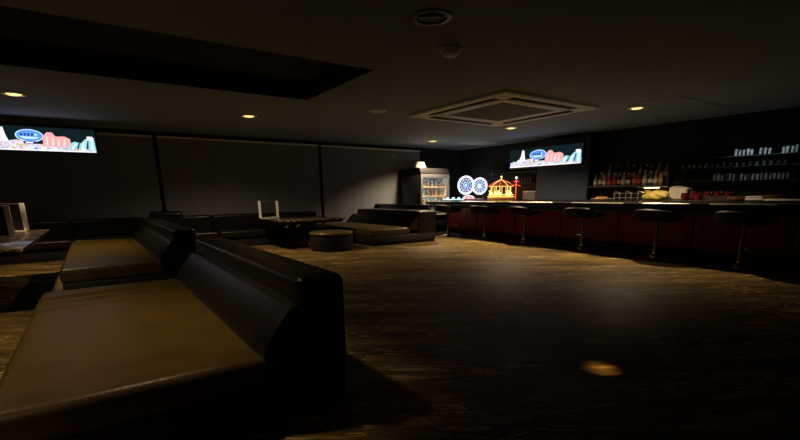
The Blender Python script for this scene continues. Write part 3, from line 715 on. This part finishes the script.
# cyan lit tray and pink lit dome at their feet
r = empty('lit_tray', (9.15, 10.28, .985), 'cyan glowing low tray on the bar end below the fridge', 'lit tray')
bm = B(); box(bm, (-.30, -.22, 0), (.30, .22, .03), .008); obj('tray', bm, m_black, r)
bm = B(); box(bm, (-.27, -.19, .03), (.27, .19, .045), .01); obj('light_panel', bm, glow('tray_cyan', (.35, .95, .95), 2.5), r)
for k in range(7):
    bm = B(); x = -.22+k*.073; y = .12*math.sin(k*2.1)
    bmesh.ops.create_uvsphere(bm, u_segments=10, v_segments=6, radius=.035, matrix=Matrix.Translation((x, y, .07))); obj('glass_ball', bm, (NW, NC)[k % 2], r)
r = empty('lit_dome', (10.15, 10.66, 1.0), 'low pink glowing dome in front of the neon wheels', 'neon sign')
bm = B(); lathe(bm, [(0, 0), (.22, 0), (.22, .025), (0, .025)], n=24); obj('base', bm, m_black, r)
bm = B()
for q, z in ((.20, .03), (.17, .08), (.12, .12)): tube(bm, ringpts(q, z), .011, 6, True, 0)
for k in range(8):
    a = 2*math.pi*k/8; tube(bm, [(.20*math.cos(a), .20*math.sin(a), .03), (.15*math.cos(a), .15*math.sin(a), .10), (0, 0, .15)], .008, 6, False, 1)
obj('light_ribs', bm, [NP, NW], r)

# ------------------------------------------------------------------ small things on the back counter
def plate(loc, rad, label, mt=None):
    r = empty('plate', loc, label, 'plate')
    bm = B(); lathe(bm, [(0, 0), (rad*.6, 0), (rad, .03), (rad*.97, .036), (rad*.58, .012), (0, .012)], n=28); obj('dish', bm, mt or m_plate, r); return r
r = plate((10.35, 6.15, 1.0), .27, 'white plate of orange snacks below the left end of the bottle shelf')
bm = B()
for k in range(9):
    a = k*2.4; q = .03+.012*k
    bmesh.ops.create_icosphere(bm, subdivisions=2, radius=.05, matrix=Matrix.Translation((q*math.cos(a), q*math.sin(a), .05)) @ Matrix.Diagonal((1, 1.3, .7, 1)))
obj('snacks', bm, m_food, r)
r = empty('wire_rack', (10.45, 5.55, 1.0), 'dark wire rack on the back counter beside the yellow bag', 'rack')
bm = B()
for s in (-.28, 0, .28): tube(bm, [(-.12, s, .0), (-.12, s, .16), (.0, s+.06, .2), (.12, s, .16), (.12, s, 0)], .014, 8)
for z in (.05, .15): tube(bm, [(-.12, -.28, z), (-.12, .28, z)], .010, 6); tube(bm, [(.12, -.28, z), (.12, .28, z)], .010, 6)
obj('frame', bm, m_steel, r)
r = empty('yellow_bag', (10.36, 4.88, 1.0), 'slumped yellow plastic bag lit by the strip lamp', 'bag')
bm = B(); bmesh.ops.create_icosphere(bm, subdivisions=4, radius=1)
for v in bm.verts:
    p = v.co.copy(); k = 1+.08*math.sin(7*p.x+3*p.y)+.06*math.sin(9*p.y-5*p.z)
    v.co = Vector((p.x*.16*k, p.y*.27*k, max(-.0, .10+p.z*.11*k-.03*p.y)))
obj('body', bm, m_yellow, r, 60)
bm = B(); lathe(bm, [(0, 0), (.03, 0), (.05, .05), (.07, .09), (.055, .09), (0, .03)], (0, .20, .13), 10); obj('gathered_neck', bm, m_yellow, r)
r = empty('paper_parcel', (10.72, 4.54, 1.0), 'crumpled white paper parcel right of the yellow bag', 'parcel')
bm = B(); pillow(bm, (-.16, -.19, 0), (.16, .19, .27), .06, .02, 12, lambda p, u: .018*math.sin(16*p.y+9*p.x)*(1 if u.z > 0 else 0)); obj('wrapping', bm, m_paper, r)
bm = B(); box(bm, (-.165, -.02, .02), (-.158, .02, .22)); obj('tape', bm, m_cream, r)
def cup(loc, h, rad, m_, label, grp):
    r = empty('cup', loc, label, 'cup', grp)
    bm = B(); lathe(bm, [(0, 0), (rad*.7, 0), (rad, h*.5), (rad*.95, h), (rad*.85, h), (rad*.85, h*.5), (rad*.6, .02), (0, .02)], n=18); obj('bowl', bm, m_, r)
    bm = B(); tube(bm, [(0, -rad*.9, h*.8), (0, -rad*1.5, h*.7), (0, -rad*1.5, h*.35), (0, -rad*.9, h*.25)], .010, 6); obj('handle', bm, m_, r); return r
for i, (y, x, h) in enumerate([(4.28, 10.30, .15), (4.16, 10.46, .19), (4.02, 10.30, .12)]):
    cup((x, y, 1.0), h, .065, m_redglass, f'dark red cup, {["left", "tall middle", "small right"][i]} one of three beside the white parcel', 'red cups on the back counter')
r = empty('bottle_crate', (10.5, 3.72, 1.0), 'dark crate of red-topped jars in the middle of the right back counter', 'crate')
bm = B(); box(bm, (-.16, -.26, 0), (.16, .26, .02)); box(bm, (-.16, -.26, .02), (-.145, .26, .09)); box(bm, (.145, -.26, .02), (.16, .26, .09)); box(bm, (-.145, -.26, .02), (.145, -.245, .09)); box(bm, (-.145, .245, .02), (.145, .26, .09)); obj('tray', bm, m_wood, r)
for k in range(6):
    o = empty('red_jar', (10.42+.16*(k % 2), 3.54+.18*(k//2), 1.02), f'dark red jar, {["front right", "rear right", "front middle", "rear middle", "front left", "rear left"][k]} one in the dark crate', 'jar', 'jars in the dark crate')
    bm = B(); lathe(bm, [(0, 0), (.06, 0), (.065, .02), (.065, .12), (.045, .14), (0, .14)], n=16); obj('glass_body', bm, m_redglass, o)
    bm = B(); lathe(bm, [(0, .14), (.048, .14), (.048, .165), (0, .165)], n=14); obj('lid', bm, m_chrome if k % 3 == 0 else m_redglass, o)
plate((10.3, 3.33, 1.0), .17, 'lower of two stacked brown dishes left of the white towel', m_brownfood)
plate((10.3, 3.33, 1.034), .15, 'upper of two stacked brown dishes left of the white towel', m_brownfood)
r = empty('folded_towel', (10.28, 3.04, 1.0), 'folded white towel on the right back counter', 'towel')
bm = B(); pillow(bm, (-.10, -.14, 0), (.10, .14, .045), .022, .004, 10); obj('lower_fold', bm, m_cloth, r)
bm = B(); pillow(bm, (-.095, -.13, .045), (.095, .135, .08), .017, .006, 10); obj('upper_fold', bm, m_cloth, r)
r = empty('cutting_board', (10.28, 2.55, 1.0), 'long white cutting board at the right end of the back counter', 'cutting board')
bm = B(); box(bm, (-.16, -.34, 0), (.16, .33, .03), .008); obj('board', bm, m_plate, r)
bm = B(); box(bm, (-.04, -.40, .004), (.04, -.34, .026), .008); obj('grip', bm, m_plate, r)
r = plate((10.68, 2.85, 1.0), .20, 'brown serving bowl behind the white cutting board', m_brownfood)
bm = B(); lathe(bm, [(.12, .02), (.19, .10), (.18, .10), (.11, .03)], n=24); obj('bowl_side', bm, m_brownfood, r)
